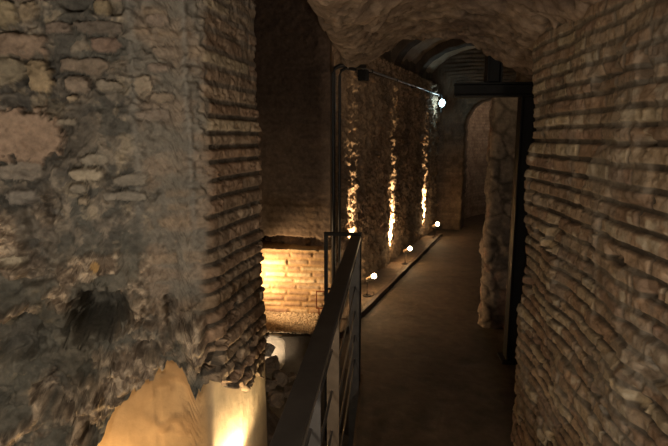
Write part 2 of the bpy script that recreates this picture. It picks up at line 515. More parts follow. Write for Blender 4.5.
def d_pier(S, Z):
    n_fine = fbm(S * 55, Z * 55, .2, 4, 21); n_mid = fbm(S * 16, Z * 16, 1.2, 4, 22); n_big = fbm(S * 4.5, Z * 4.5, 2.2, 4, 23)
    # --- rubble core
    f1, f2, wi = worley(S * 11 + (n_mid - .5) * .9, Z * 15 + (n_big - .5) * 1.4, 31)
    cell = ss(.02, .28, f2 - f1)
    low = ss(1.32, 1.12, Z - .12 * np.sin(S * 5))             # rougher, hollow lower half
    low_ = ss(1.32, 1.12, Z - .12 * np.sin(S * 5))
    rg = 1 - np.abs(2 * fbm(S * 22, Z * 26, 6.2, 5, 24, .62) - 1) * 3
    rg2 = 1 - np.abs(2 * fbm(S * 8, Z * 10, 1.7, 4, 29, .55) - 1) * 3
    h = (n_fine - .5) * .022 + (n_mid - .5) * .03 + (n_big - .5) * .05 + rg * .007 + low_ * rg2 * .01
    wx, wz = S + (n_mid - .5) * .05, Z + (n_fine - .5) * .02 + (n_mid - .5) * .03
    fa = facet(wx * 7, wz * 9, 201) ; fb = facet(wx * 17 + 3, wz * 21, 202); fc = facet(wx * 40, wz * 48 + 5, 203)
    h += (fa * .075 + fb * .036) * (.15 + .85 * low) + fc * .013 * (.4 + .6 * low)
    h += cell * (wi - .25) * .016
    h += low * (n_big - .5) * .16
    c = mix(GREY * .8, np.array((.30, .265, .215)), ss(.35, .65, n_mid * .6 + .4 * ss(-.5, .5, fb)))
    c = mix(c, DARK + 0 * c, ss(.5, .68, fbm(S * 3.6, Z * 3.6, 4.0, 4, 55)) * .72)
    c = mix(c, np.array((.38, .34, .28)) + 0 * c, cell * ss(.5, .9, wi) * .5)
    c = mix(c, np.array((.09, .088, .082)) + 0 * c, ss(.53, .62, fbm(S * 9, Z * 9, 14, 5, 57, .6)) * .65)
    c = mix(c, np.array((.46, .40, .30)) + 0 * c, ss(.60, .70, fbm(S * 17, Z * 17, 9, 5, 66, .6)) * .55)
    c = mix(c, DARK + 0 * c, ss(.58, .66, fbm(S * 24, Z * 24, 11, 5, 67, .6)) * .5)
    crumb = zone(S, Z, crumbs, (n_mid - .5) * 1.6 + (n_fine - .5) * .8)
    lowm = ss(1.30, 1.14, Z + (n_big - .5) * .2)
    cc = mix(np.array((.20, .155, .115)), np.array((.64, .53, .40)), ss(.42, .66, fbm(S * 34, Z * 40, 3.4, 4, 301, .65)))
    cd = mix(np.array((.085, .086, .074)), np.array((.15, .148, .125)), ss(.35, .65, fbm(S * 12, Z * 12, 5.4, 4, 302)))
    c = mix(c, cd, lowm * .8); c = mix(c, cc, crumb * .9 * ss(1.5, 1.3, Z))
    fd = facet(wx * 26 + 9, wz * 32, 303, 1.6)
    h = h * (1 - lowm * (1 - crumb) * .45) + crumb * (.03 + fd * .020 + fc * .012) * ss(1.5, 1.3, Z)
    # --- pale vertical band of mortar and broken bricks left of the brick edge (u 130..205)
    uS0, _ = fr(128, 100); uS1, _ = fr(146, 100)
    band = ss(uS0, uS1, S + (n_mid - .5) * .05) * ss(.92, 1.06, Z)
    cb = mix(np.array((.22, .208, .18)), np.array((.29, .24, .19)), ss(.4, .6, fbm(S * 8, Z * 16, 3, 4, 12)))
    pf, ia, ib = bricks(S, Z, .058, .07, .16, .016, .012, 14, .02, 4)
    cb = mix(cb, B1 * 1.0 + 0 * cb, pf * ss(.5, .8, ia) * .6)
    c = mix(c, cb, band * .85)
    hb = (n_fine - .5) * .026 + rg * .006 + (n_mid - .5) * .02 + pf * .010 * (ia > .4)
    h = h * (1 - band * .8) + hb * band
    # thin run of set mortar
    for uu, wd in ((133, .014), (187, .010)):
        s0, _ = fr(uu, 90)
        rr = np.exp(-((S - s0 - .02 * (n_big - .5)) / wd) ** 2) * ss(1.25, 1.38, Z)
        h += rr * .012; c = mix(c, np.array((.27, .265, .24)) + 0 * c, rr * .7)
    # --- brick facing towards the corner and on the reveal
    sc, _ = fr(206, 200)
    er = (fbm(S * 9, Z * 9, 7, 3, 17) - .5) * .14 + (fbm(S * 0 + 1, Z * 2.2, 3, 2, 18) - .5) * .12
    lowc = ss(1.45, 1.0, Z)
    face = ss(sc - .015 + lowc * -.03, sc + .03 - lowc * .03, S + er * (.3 + .1 * lowc))
    pf, ia, ib = bricks(S, Z, .0575, .26, .5, .014, .005, 4, .010, 1.6)
    jd = .014 * (.25 + .75 * ss(1.9, 1.5, Z))
    hf = pf * jd + (ia - .5) * .010 * pf + (n_fine - .5) * .010 + (n_mid - .5) * .016 - ss(.6, .7, fbm(S * 16, Z * 40, 2.9, 3, 36)) * pf * .008
    cf = brick_col(ia, ib, pf, S, Z, np.array((.10, .083, .064)), 7)
    cf = mix(cf, np.array((.21, .175, .14)) + 0 * cf, ss(1.6, 1.95, Z) * (1 - pf))
    cf = mix(cf, np.array((.30, .26, .21)) + 0 * cf, ss(1.7, 2.2, Z + (n_mid - .5) * .4) * .35)
    h = h * (1 - face) + (hf + .006) * face
    c = mix(c, cf, face)
    # --- countable stones
    for (u, v, a, b, p, hh, col) in stones:
        s0, z0 = fr(u, v); s1, _ = fr(u + a, v); _, z1 = fr(u, v - b)
        w, k = abs(s1 - s0), abs(z1 - z0)
        d = (np.abs((S - s0) / w) ** p + np.abs((Z - z0) / k) ** p) ** (1 / p) + (n_mid - .5) * 1.3 + (n_fine - .5) * .7
        q = ss(1.05, .9, d)
        h = h * (1 - q * .7) + q * (hh * .75 + (n_mid - .5) * .03 + (n_fine - .5) * .014)
        c = mix(c, np.array(col) * (.75 + .5 * n_mid)[..., None], q * .92)
        ring = ss(1.45, 1.1, d) * (1 - q)
        h -= ring * .012; c = c * (1 - .25 * ring)[..., None]
    for (u, v, a, b, p, dd) in voids:
        g_ = fr if u < 206 else rv
        s0, z0 = g_(u, v); s1, _ = g_(u + a, v); _, z1 = g_(u, v - b)
        w, k = abs(s1 - s0), abs(z1 - z0)
        d = (np.abs((S - s0) / w) ** p + np.abs((Z - z0 - (.9 * (S - s0) if u > 206 else 0)) / k) ** p) ** (1 / p) + (n_mid - .5) * .9 + (n_fine - .5) * .4
        q = ss(1.15, .55, d)
        h -= q * dd; c = mix(c, DARK * 1.2 + 0 * c, q * .45)  # hollows also darkened in colour to stand for their shade
    # lower rim swells outwards over the smooth base
    zl = np.interp(S, BS, BZ)
    rim = ss(.34, .03, Z - zl)
    h = np.maximum(h + rim * .03 * (1 - face * .8), -.30)
    h = np.where(Z - zl < .07, np.maximum(h, -.005), h)
    return h, c


pier = thing('masonry_pier', (-1.0, 1.9, -.45), 'ruined pier on the left, grey rubble and brick above a smooth lit base', 'pier')
cn = lambda p: p[0] > -1.32 and p[1] < 2.3
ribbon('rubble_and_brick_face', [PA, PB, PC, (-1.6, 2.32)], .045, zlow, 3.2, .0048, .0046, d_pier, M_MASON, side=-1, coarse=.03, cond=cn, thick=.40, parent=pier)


def d_base(S, Z):
    n = fbm(S * 7, Z * 4, .5, 5, 81); n2 = fbm(S * 40, Z * 12, .5, 4, 82)
    h = (n - .5) * .012 + (n2 - .5) * .003
    groove = 0
    for uu in (143, 153, 108):
        s0, _ = fr(uu, 420)
        groove = groove + np.exp(-((S - s0 - .004 * (n - .5)) / .0022) ** 2)
    h -= groove * .004
    sc, _ = fr(198, 420)
    lob = ss(.45, .6, fbm(S * 13, Z * 13, 6, 4, 85)) * ss(sc - .3, sc - .1, S) * ss(sc + .02, sc - .04, S)
    h += lob * .008
    c = mix(np.array((.44, .28, .13)), np.array((.56, .38, .20)), n)
    c = mix(c, np.array((.34, .20, .09)) + 0 * c, lob * .6)
    c = mix(c, np.array((.64, .52, .35)) + 0 * c, ss(sc, sc + .06, S))
    c = c * (.85 + .3 * n2)[..., None]
    return h, c


ins = .035
ribbon('rendered_base', [(PA[0], PA[1] + ins + .01), (PB[0] - ins * .8, PB[1] + ins), (PC[0] + .016, PC[1] + .0), (-1.6, 2.28)], .03, -.5, lambda S: zlow(S) + .05, .012, .01, d_base, M_PLAST, side=-1, thick=.12, parent=pier)

# ================================================================== BACK WALL OF THE SUNKEN CHAMBER
BWY = 4.42
pz = lambda v: at_y(300, v, BWY).z
Z_TOPGAP, Z_LOWGAP, Z_BASE = pz(238), pz(248), pz(316)


def d_back(S, Z):
    prof, i1, i2 = bricks(S, Z, .06, .14, .3, .016, .012, 51, .01, 2)
    n1 = fbm(S * 18, Z * 18, .5, 4, 52); n2 = fbm(S * 4, Z * 4, .5, 4, 53)
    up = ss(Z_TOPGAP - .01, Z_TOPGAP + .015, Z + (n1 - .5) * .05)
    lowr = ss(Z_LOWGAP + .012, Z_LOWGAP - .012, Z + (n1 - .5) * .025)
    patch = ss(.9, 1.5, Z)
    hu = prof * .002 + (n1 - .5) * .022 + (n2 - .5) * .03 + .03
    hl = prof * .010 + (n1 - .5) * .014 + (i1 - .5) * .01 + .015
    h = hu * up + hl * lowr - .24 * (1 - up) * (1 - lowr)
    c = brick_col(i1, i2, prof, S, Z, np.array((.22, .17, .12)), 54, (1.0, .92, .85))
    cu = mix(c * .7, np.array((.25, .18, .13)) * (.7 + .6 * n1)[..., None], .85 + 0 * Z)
    cu = mix(cu, np.array((.075, .05, .04)) + 0 * c, ss(1.2, 2.1, Z + (n2 - .5) * .9) * .75)  # light fading towards the top is put into the wall colour
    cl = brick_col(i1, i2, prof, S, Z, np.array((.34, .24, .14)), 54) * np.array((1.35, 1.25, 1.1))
    slot = (1 - up) * (1 - lowr)  # shade inside the slot is painted as near-black albedo
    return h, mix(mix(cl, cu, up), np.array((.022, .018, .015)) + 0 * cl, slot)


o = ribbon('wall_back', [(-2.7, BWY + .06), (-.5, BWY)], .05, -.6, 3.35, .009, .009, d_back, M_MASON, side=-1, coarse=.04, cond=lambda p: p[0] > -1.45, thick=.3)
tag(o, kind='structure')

# ================================================================== CORRIDOR (turned 16.5 degrees to the right)
A = math.atan2(540 - 389, F)
D = Vector((math.sin(A), math.cos(A), 0)); W = Vector((math.cos(A), -math.sin(A), 0))
O = Vector((-.53, 4.5, 0))                 # start of the corridor's left wall


def cp(s, w, z=0.0):
    return O + D * s + W * w + Vector((0, 0, z))


CL = 4.75                                  # length of the corridor


def d_left(S, Z):
    n1 = fbm(S * 12, Z * 9, .5, 4, 91, .6); n0 = fbm(S * 34, Z * 26, .5, 4, 95, .65); n2 = fbm(S * 2.6, Z * 1.1, .5, 4, 92); f1, f2, wi = worley(S * 7 + n1, Z * 10, 93)
    rid = ss(.4, .62, fbm(S * 3.4, Z * .35, 4, 3, 94))
    h = (n1 - .5) * .07 + (n0 - .5) * .045 + (n2 - .5) * .05 + facet(S * 12 + n1, Z * 14, 205) * .022 + facet(S * 30, Z * 34, 206) * .010 + ss(.02, .25, f2 - f1) * (wi - .3) * .03 + rid * .015
    c = mix(np.array((.20, .15, .11)), np.array((.34, .25, .17)), ss(.3, .7, n1))
    c = mix(c, np.array((.12, .09, .07)) + 0 * c, ss(.5, .65, n2) * .5)
    return h, c


o = ribbon('wall_left', [tuple(cp(-.05, .25)[:2]) if False else tuple((O - W * .9)[:2]), tuple(O[:2]), tuple(cp(CL, 0)[:2])], .06, -.3, 2.46, .011, .011, d_left, M_MASON, side=-1, thick=.3)
tag(o, kind='structure')
# set-back band of wall above the ledge, carrying the vault
def d_plain(seed, a, b):
    def f(S, Z):
        n1 = fbm(S * 9, Z * 9, .5, 5, seed); p, i1, i2 = bricks(S, Z, .065, .12, .26, .014, .014, seed, .015, 2)
        return (n1 - .5) * .05 + p * .012, mix(np.array(a), np.array(b), ss(.3, .7, n1)) * (.8 + .3 * p * i2)[..., None]
    return f


q = [tuple(cp(-.1, -.9)[:2]), tuple(cp(-.1, -.12)[:2]), tuple(cp(CL, -.12)[:2])]
o = ribbon('wall_left', q, .05, 2.43, 3.3, .03, .03, d_plain(101, (.12, .10, .085), (.22, .18, .14)), M_MASON, side=-1, thick=.2)
tag(o, kind='structure')
# right side of the corridor and the recess behind the steel frame
q = [(2.6, 4.36), (1.03, 4.46), tuple((Vector((1.03, 4.46, 0)) + D * 5.2)[:2])]
o = ribbon('wall_right', q, .05, -.3, 3.2, .03, .03, d_plain(111, (.14, .10, .075), (.26, .19, .13)), M_MASON, side=1, thick=.25)
tag(o, kind='structure')
o = ribbon('wall_far_right', [(2.6, 2.5), (2.6, 4.6)], .05, -.3, 3.2, .04, .04, d_plain(115, (.14, .10, .075), (.26, .19, .13)), M_MASON, side=1, thick=.25)
tag(o, kind='structure')

# far wall with its arched doorway
aw0, aw1, aspr = .46, 1.32, 1.80
acx, arad = (aw0 + aw1) / 2, (aw1 - aw0) / 2


def far_wall():
    nu = 110
    outer = []
    # front surface: columns of bricks either side plus the tympanum, as one displaced grid squeezed round the opening
    k = 90
    th = np.linspace(0, math.pi, 41)
    op = [(aw0, -.3 + (aspr + .3) * t) for t in np.linspace(0, 1, 60)[:-1]]
    op += [(acx - arad * math.cos(t), aspr + arad * math.sin(t)) for t in th]
    op += [(aw1, aspr - (aspr + .3) * t) for t in np.linspace(0, 1, 60)[1:]]
    op = np.array(op)
    # rough jagged arris
    j = (fbm(op[:, 0] * 14 + 3, op[:, 1] * 14, .3, 3, 5) - .5) * .07
    cen = np.array((acx, 1.2)); dr = op - cen; dr[:59, 1] = 0; dr[-59:, 1] = 0
    dr /= np.linalg.norm(dr, axis=1)[:, None]
    op = op + dr * j[:, None]
    # outer rectangle points paired with each opening point
    lo, hi, top = -.35, 2.6, 3.25
    out = op.copy()
    out[:59, 0] = lo; out[-59:, 0] = hi
    for i in range(59, 59 + 41):
        t = (i - 59) / 40
        P = [(lo, aspr), (lo, top), (hi, top), (hi, aspr)]
        L = [top - aspr, hi - lo, top - aspr]; s = t * sum(L)
        for a in range(3):
            if s <= L[a] + 1e-9:
                out[i] = np.array(P[a]) + (np.array(P[a + 1]) - np.array(P[a])) * s / L[a]; break
            s -= L[a]
    r = np.linspace(0, 1, k)
    g = op[:, None] * (1 - r)[None, :, None] + out[:, None] * r[None, :, None]
    S, Z = g[..., 0], g[..., 1]
    H, C = d_plain(121, (.11, .085, .065), (.20, .15, .11))(S, Z)
    # intrados: extra columns going into the wall
    base = np.zeros(S.shape + (3,)); nn = np.zeros_like(base)
    for a in range(3):
        base[..., a] = O[a] + D[a] * CL + W[a] * S
        nn[..., a] = -D[a]
    base[..., 2] = Z
    return grid_solid('wall_far', base, nn, H, C, .45, full=True, flip=True)


o = link('wall_far', far_wall(), M_MASON); tag(o, kind='structure')
# passage beyond the doorway
q = [tuple(cp(CL + .35, .28)[:2]), tuple(cp(CL + 1.9, .42)[:2]), tuple(cp(CL + 3.2, 1.5)[:2]), tuple(cp(CL + 3.2, 3.2)[:2])]
o = ribbon('wall_beyond', q, .5, -.3, 2.7, .02, .02, d_plain(131, (.26, .20, .16), (.40, .32, .26)), M_MASON, side=-1, thick=.25); tag(o, kind='structure')
q = [tuple(cp(CL + .4, 1.65)[:2]), tuple(cp(CL + 2.6, 1.85)[:2]), tuple(cp(CL + 2.7, 3.2)[:2])]
o = ribbon('wall_beyond', q, .2, -.3, 2.7, .04, .04, d_plain(133, (.26, .20, .16), (.40, .32, .26)), M_MASON, side=1, thick=.2); tag(o, kind='structure')


# ================================================================== CEILINGS
def sheet(name, sec, r, ys, disp, m, step, org, du, dv, thick, side, endj=None, full=True):
    """section polyline (a along du, z) swept along dv from ys[0] to ys[1]"""
    P, N, S = path(sec, r, step)
    nv = int((ys[1] - ys[0]) / step)
    V = np.linspace(ys[0], ys[1], nv)
    SS, VV = np.meshgrid(S, V, indexing='ij')
    H, C = disp(SS, VV)
    if endj is not None:
        wgt = ss(ys[1] - .35, ys[1], VV); VV = VV + wgt * (endj(SS))
    B = np.zeros(SS.shape + (3,)); NN = np.zeros_like(B)
    for a in range(3):
        B[..., a] = org[a] + du[a] * P[:, None, 0] + dv[a] * VV
        NN[..., a] = du[a] * N[:, None, 0] * side
    B[..., 2] = P[:, None, 1]; NN[..., 2] = N[:, None, 1] * side
    me = grid_solid(name, B, NN, H, C, thick, full=full, flip=(side > 0))
    return link(name, me, m)


def d_ceil(S, V):
    n1 = fbm(S * 13, V * 13, .5, 5, 141); n2 = fbm(S * 3, V * 3, .5, 4, 142); n3 = fbm(S * 40, V * 40, .5, 3, 143)
    pit_ = ss(.58, .68, fbm(S * 26, V * 26, .1, 3, 144))
    f1, f2, wi = worley(S * 9 + n1, V * 9, 145)
    h = (n1 - .5) * .03 + (n2 - .5) * .05 + (n3 - .5) * .012 + facet(S * 14 + n1, V * 14, 207) * .008 + facet(S * 34, V * 34, 208) * .005 - pit_ * .015 + ss(.05, .3, f2 - f1) * (wi - .4) * .02
    c = mix(np.array((.16, .115, .085)), np.array((.29, .22, .165)), ss(.35, .65, n1)) * (1 - .5 * pit_)[..., None]
    return h, c


sec = [(-.36, 2.95), (-.33, 2.2), (-.27, 2.03), (-.12, 2.07), (.07, 2.19), (.33, 2.20), (.56, 2.13), (.72, 2.02), (.95, 1.90), (1.25, 1.80), (2.3, 1.78)]
o = sheet('ceiling', sec, .09, (-1.8, 3.30), d_ceil, M_MASON, .0135, (0, 0, 0), (1, 0, 0), (0, 1, 0), .18, -1,
          endj=lambda S: (fbm(S * 6, S * 0, 1, 4, 3) - .5) * .30)
tag(o, kind='structure')


def d_vault(S, V):
    n1 = fbm(S * 8, V * 8, .5, 5, 151)
    return (n1 - .5) * .04, mix(np.array((.36, .27, .19)), np.array((.50, .40, .30)), n1)


arc = [(-.2 + 0, 2.40)] + [(.75 - .93 * math.cos(t), 2.42 + .62 * math.sin(t)) for t in np.linspace(.05, math.pi - .05, 15)] + [(1.75, 2.38)]
o = sheet('ceiling_vault', arc, .03, (.05, CL + .1), d_vault, M_PLAST, .03, O, W, D, .2, -1)
tag(o, kind='structure')
arc2 = [(0.25, 1.9)] + [(.95 - .7 * math.cos(t), 2.1 + .5 * math.sin(t)) for t in np.linspace(.05, math.pi - .05, 11)] + [(1.65, 1.9), (3.2, 2.3)]
o = sheet('ceiling_beyond', arc2, .03, (CL + .35, CL + 3.3), d_vault, M_PLAST, .05, O, W, D, .2, -1)
tag(o, kind='structure')
# transverse ribs of the vault
for s in (1.05, 2.4, 3.7):
    n = 24
    bm = bmesh.new()
    prev = None
    rows = []
    for i, t in enumerate(np.linspace(0.0, math.pi, n)):
        ring = []
        for (rr, zz, ds) in ((.98, .66, -.13), (.84, .52, -.13), (.84, .52, .13), (.98, .66, .13)):
            jt = .012 * math.sin(i * 2.3 + ds * 30)
            ring.append(bm.verts.new(cp(s + ds + jt, .75 - rr * math.cos(t), 2.40 + zz * math.sin(t) + jt)))
        rows.append(ring)
    for a, b in zip(rows, rows[1:]):
        for k in range(4):
            bm.faces.new((a[k], a[(k + 1) % 4], b[(k + 1) % 4], b[k]))
    bm.faces.new(rows[0][::-1]); bm.faces.new(rows[-1])
    o = bm_obj('trim_vault_rib', bm, mat('rib_render', (.11, .085, .065), var=.3, bump=.4), bevel=.012); tag(o, kind='structure')

# high lid over the sunken chamber
bm = bmesh.new(); box(bm, (-2.9, -1.8, 3.2), (2.7, 4.8, 3.35)); box(bm, (-2.9, -1.8, -.6), (-2.7, 4.8, 3.3))
o = bm_obj('ceiling_chamber', bm, mat('dark_render', (.10, .08, .065), var=.3, bump=.5)); tag(o, kind='structure')
bm = bmesh.new(); box(bm, (-2.9, -2.0, -.6), (2.7, -1.8, 3.35))
o = bm_obj('wall_rear', bm, mat('rear_render', (.2, .16, .12), var=.3, bump=.5)); tag(o, kind='structure')


# ================================================================== FLOORS
def d_floor(S, V):
    n1 = fbm(S * 5, V * 5, .5, 5, 161); n2 = fbm(S * 22, V * 22, .5, 4, 162)
    return (n1 - .5) * .012 + (n2 - .5) * .006, mix(np.array((.048, .036, .026)), np.array((.095, .07, .046)), ss(.3, .7, n1 * .6 + n2 * .4))


def slab(name, outline, z, depth, disp, m, step):
    """outline = (x0(y), x1(y)) callables with y range"""
    x0, x1, ya, yb = outline
    ny = int((yb - ya) / step); nx = int(2.6 / step)
    Y = np.linspace(ya, yb, ny); t = np.linspace(0, 1, nx)
    X = x0(Y)[:, None] * (1 - t) + x1(Y)[:, None] * t
    YY = np.repeat(Y[:, None], nx, 1)
    H, C = disp(X, YY)
    B = np.zeros(X.shape + (3,)); B[..., 0] = X; B[..., 1] = YY; B[..., 2] = z
    N = np.zeros_like(B); N[..., 2] = 1
    return link(name, grid_solid(name, B, N, H, C, depth, full=True, flip=True), m)


ysw = 4.25
def fx0(Y):
    return np.where(Y < 3.25, -.162, np.where(Y < 4.4, -.162 - .408 * ss(3.25, 3.5, Y), -.57 + (np.clip(Y, 4.4, 99) - 4.4) * math.tan(A)))


o = slab('floor', (fx0, lambda Y: 2.6 + np.clip(Y - 5, 0, 9) * .32, -1.8, 12.6), 0, .5, d_floor, M_FLOOR, .022)
tag(o, kind='structure')


def d_pit(S, V):
    n1 = fbm(S * 6, V * 6, .5, 5, 171)
    return (n1 - .5) * .08, mix(np.array((.10, .08, .06)), np.array((.19, .15, .11)), n1)


o = slab('floor_sunken', (lambda Y: -2.7 + 0 * Y, lambda Y: -.17 + 0 * Y, -1.8, 4.3), -.5, .1, d_pit, M_FLOOR, .04)
tag(o, kind='structure')


def d_ledge(S, V):
    n1 = fbm(S * 9, V * 9, .5, 4, 172)
    return (n1 - .5) * .03, mix(np.array((.10, .08, .06)), np.array((.17, .135, .10)), n1)


o = slab('floor_ledge', (lambda Y: -2.7 + 0 * Y, lambda Y: -.58 + 0 * Y, 3.9, 4.6), -.01, .5, d_ledge, M_FLOOR, .02)
tag(o, kind='structure')


def pebble(rad, rnd, flat=.6):
    vs = []
    bm = bmesh.new(); bmesh.ops.create_icosphere(bm, subdivisions=1, radius=rad)
    for v in bm.verts:
        v.co *= rnd.uniform(.75, 1.2); v.co.z *= flat
    return bm


def gravel():
    rnd = random.Random(4)
    V, Fc, Cc = [], [], []
    protos = []
    for i in range(6):
        b = pebble(1, rnd); b.verts.ensure_lookup_table()
        protos.append((np.array([v.co[:] for v in b.verts]), [[v.index for v in f.verts] for f in b.faces])); b.free()
    n = 0
    for i in range(5200):
        x = rnd.uniform(-1.45, -.6); y = rnd.uniform(3.93, 4.40)
        r = rnd.uniform(.006, .015); a = rnd.uniform(0, 6.3)
        co, fs = protos[i % 6]
        ca, sa = math.cos(a), math.sin(a)
        q = np.stack([co[:, 0] * ca - co[:, 1] * sa, co[:, 0] * sa + co[:, 1] * ca, co[:, 2]], 1) * r + np.array((x, y, .008 + rnd.uniform(0, .008)))
        V.append(q); Fc += [[k + n for k in f] for f in fs]; n += len(co)
        g = rnd.uniform(.7, 1.3); Cc.append(np.tile(np.array((.42, .32, .21)) * g, (len(co), 1)))
    me = bpy.data.meshes.new('gravel'); me.from_pydata(np.concatenate(V).tolist(), [], Fc)
    ca = me.color_attributes.new('Col', 'FLOAT_COLOR', 'POINT'); c4 = np.ones((n, 4), np.float32); c4[:, :3] = np.concatenate(Cc)
    ca.data.foreach_set('color', c4.ravel())
    return me


o = link('gravel', gravel(), M_GRAVEL)
tag(o, 'loose pale gravel spread along the foot of the lit brick wall', 'gravel', kind='stuff')

# ================================================================== KERB
bm = bmesh.new()
kp = [at_z(361, 316), at_z(441, 236)]
kd = (kp[1] - kp[0]).normalized()
k0 = kp[0] - kd * .55; k1 = kp[1]
kw = Vector((kd.y, -kd.x, 0))
n = 26
rows = []
for i in range(n + 1):
    p = k0.lerp(k1, i / n) + kw * .004 * math.sin(i * 1.7)
    rows.append([bm.verts.new(p + kw * a + Vector((0, 0, b))) for a, b in ((-.022, -.02), (-.022, .05), (.022, .05), (.022, -.02))])
for a, b in zip(rows, rows[1:]):
    for k in range(4): bm.faces.new((a[k], a[(k + 1) % 4], b[(k + 1) % 4], b[k]))
bm.faces.new(rows[0][::-1]); bm.faces.new(rows[-1])
o = bm_obj('floor_kerb', bm, mat('kerb_steel', (.06, .045, .035), rough=.6, var=.3, bump=.3), bevel=.005)
tag(o, 'long thin dark kerb edging the floor beside the row of spotlights', 'kerb')
# dusty strip between the kerb and the wall
def d_strip(S, V):
    n1 = fbm(S * 14, V * 14, .5, 4, 181)
    return (n1 - .5) * .02, mix(np.array((.11, .085, .065)), np.array((.21, .165, .12)), n1)


def strip():
    s = np.linspace(-.1, 3.95, 220); w = np.linspace(-.12, 0, 14)
    SS, WW = np.meshgrid(s, w, indexing='ij')
    tt = (WW + .12) / .12
    wk = (kp[0] - O).dot(W) - .02
    WW = -.14 + (wk + .14) * tt
    H, C = d_strip(SS, WW)
    B = np.zeros(SS.shape + (3,)); N = np.zeros_like(B); N[..., 2] = 1
    for a in range(2): B[..., a] = O[a] + D[a] * SS + W[a] * WW
    B[..., 2] = .022
    return grid_solid('floor_strip', B, N, H, C, .06, full=True)


o = link('floor_strip', strip(), M_FLOOR); tag(o, kind='structure')

# ================================================================== RUBBLE PILLAR
pb = at_z(499, 330); py_ = pb.y + .12
def d_pillar(S, Z):
    n1 = fbm(S * 10, Z * 10, .5, 5, 191); f1, f2, wi = worley(S * 6.5 + n1 * .6, Z * 5.5, 192)
    cell = ss(.02, .2, f2 - f1)
    big = ss(.95, .7, Z)
    h = (n1 - .5) * .045 + cell * (.005 + .014 * wi * big) + (fbm(S * 2, Z * 1.6, 1, 3, 193) - .5) * .04 + facet(S * 9, Z * 9, 204) * .02
    c = mix(np.array((.14, .115, .095)), np.array((.27, .215, .17)), ss(.35, .65, n1)) * (.6 + .55 * cell * (.5 + wi))[..., None]
    c = mix(c, np.array((.33, .19, .14)) + 0 * c, ss(.6, .7, fbm(S * 5, Z * 5, 4, 3, 195)) * .5)
    return h, c


xl, xr = at_y(484, 250, py_).x, at_y(514, 250, py_).x
o = ribbon('rubble_pillar', [(xl, py_ - .1), (xr, py_ - .1), (xr + .02, py_ + .16), (xl + .03, py_ + .16)], .06, -.04, 2.02, .011, .011, d_pillar, M_MASON, side=-1, thick=0, closed=True)
tag(o, 'squat dark pillar of rough rubble stones beside the black steel upright', 'pillar')

# ================================================================== BLACK STEEL FRAME
SY = 3.62
fx = lambda u: at_y(u, 200, SY).x
sf = thing('steel_portal_frame', (fx(520), SY, 0), 'black steel propping frame standing between right brick wall and rubble pillar', 'steel frame')
def ibeam(bm, p0, p1, wd, dp, up):
    p0, p1 = Vector(p0), Vector(p1); t = (p1 - p0).normalized(); up = Vector(up); s = t.cross(up).normalized()
    M = Matrix((s, up, t)).transposed().to_4x4(); M.translation = p0; L = (p1 - p0).length
    box(bm, (-wd / 2, -dp / 2, 0), (wd / 2, -dp / 2 + .012, L), M); box(bm, (-wd / 2, dp / 2 - .012, 0), (wd / 2, dp / 2, L), M)
    box(bm, (-.008, -dp / 2 + .012, 0), (.008, dp / 2 - .012, L), M)


zt = at_y(500, 97, SY).z; zh = at_y(500, 83, SY).z
bm = bmesh.new(); ibeam(bm, (fx(522), SY, 0), (fx(522), SY, zt), .11, .11, (1, 0, 0)); bm_obj('column', bm, M_BLACK, sf, bevel=.002)
bm = bmesh.new(); ibeam(bm, (fx(450), SY, (zt + zh) / 2), (fx(560), SY, (zt + zh) / 2), .12, zh - zt, (0, 0, 1)); bm_obj('beam', bm, M_BLACK, sf, bevel=.002)
bm = bmesh.new(); ibeam(bm, (fx(487), SY, zh), (fx(487), SY, 2.62), .11, .10, (1, 0, 0)); bm_obj('hanger', bm, M_BLACK, sf, bevel=.002)
bm = bmesh.new(); box(bm, (fx(522) - .09, SY - .09, .0), (fx(522) + .09, SY + .09, .015))
bpl = bm_obj('base_plate', bm, M_BLACK, sf, bevel=.002)
for a in (-1, 1):
    bm = bmesh.new(); q_ = Vector((fx(522) + a * .072, SY - .07, .01)); tube(bm, [q_, q_ + Vector((0, 0, .02))], .01, 6)
    bm_obj('bolt', bm, M_BLACK, bpl)

# ================================================================== RAILING
RAILZ = 1.0; hh = EYE.z - RAILZ
def railx(u, v):
    return at_z(u, v, RAILZ)
rl, rr_ = railx(269, 446), railx(301, 446)
rx0, rx1 = -.2385, -.176
rl = at_z(269, 446, RAILZ); rr_ = at_z(301, 446, RAILZ); rx0 = rl.x; rx1 = rr_.x
rend = at_z(356, 236, RAILZ).y
rail = thing('metal_railing', ((rx0 + rx1) / 2, 2.0, 0), 'dark flat-topped steel railing running beside the walkway towards the corridor', 'railing')
bm = bmesh.new(); box(bm, (rx0, .15, RAILZ - .006), (rx1, rend, RAILZ)); box(bm, (rx0, .15, RAILZ - .03), (rx0 + .006, rend, RAILZ - .006))
bm_obj('handrail', bm, M_STEEL, rail, bevel=.0015)
bm = bmesh.new(); box(bm, (rx1 - .004, .15, RAILZ - .02), (rx1 + .001, rend, RAILZ - .0065)); o = bm_obj('rail_edge_highlight', bm, M_EDGE, rail); tag(o, 'thin pale strip giving the handrail edge its highlight')  # pale strip: highlight along the rail edge put into its colour
cxr = (rx0 + rx1) / 2
for y, m_, wd in ((.45, M_STEEL, .05), (1.23, M_STEEL, .052), (1.74, M_POST, .047), (rend - .01, M_STEEL, .066)):
    bm = bmesh.new(); box(bm, (rx1 - wd - .002, y - .006, -.5), (rx1 - .004, y + .006, RAILZ - .006))
    box(bm, (rx1 - wd - .025, y - .05, -.012), (rx1 + .02, y + .05, -.0)) if False else None
    po = bm_obj('post', bm, m_, rail, bevel=.0015)
    for zb_ in (-.06, -.14):
        bm = bmesh.new(); tube(bm, [(rx1 - wd / 2, y - .005, zb_), (rx1 - wd / 2, y - .014, zb_)], .009, 6)
        bm_obj('bolt', bm, M_STEEL, po)
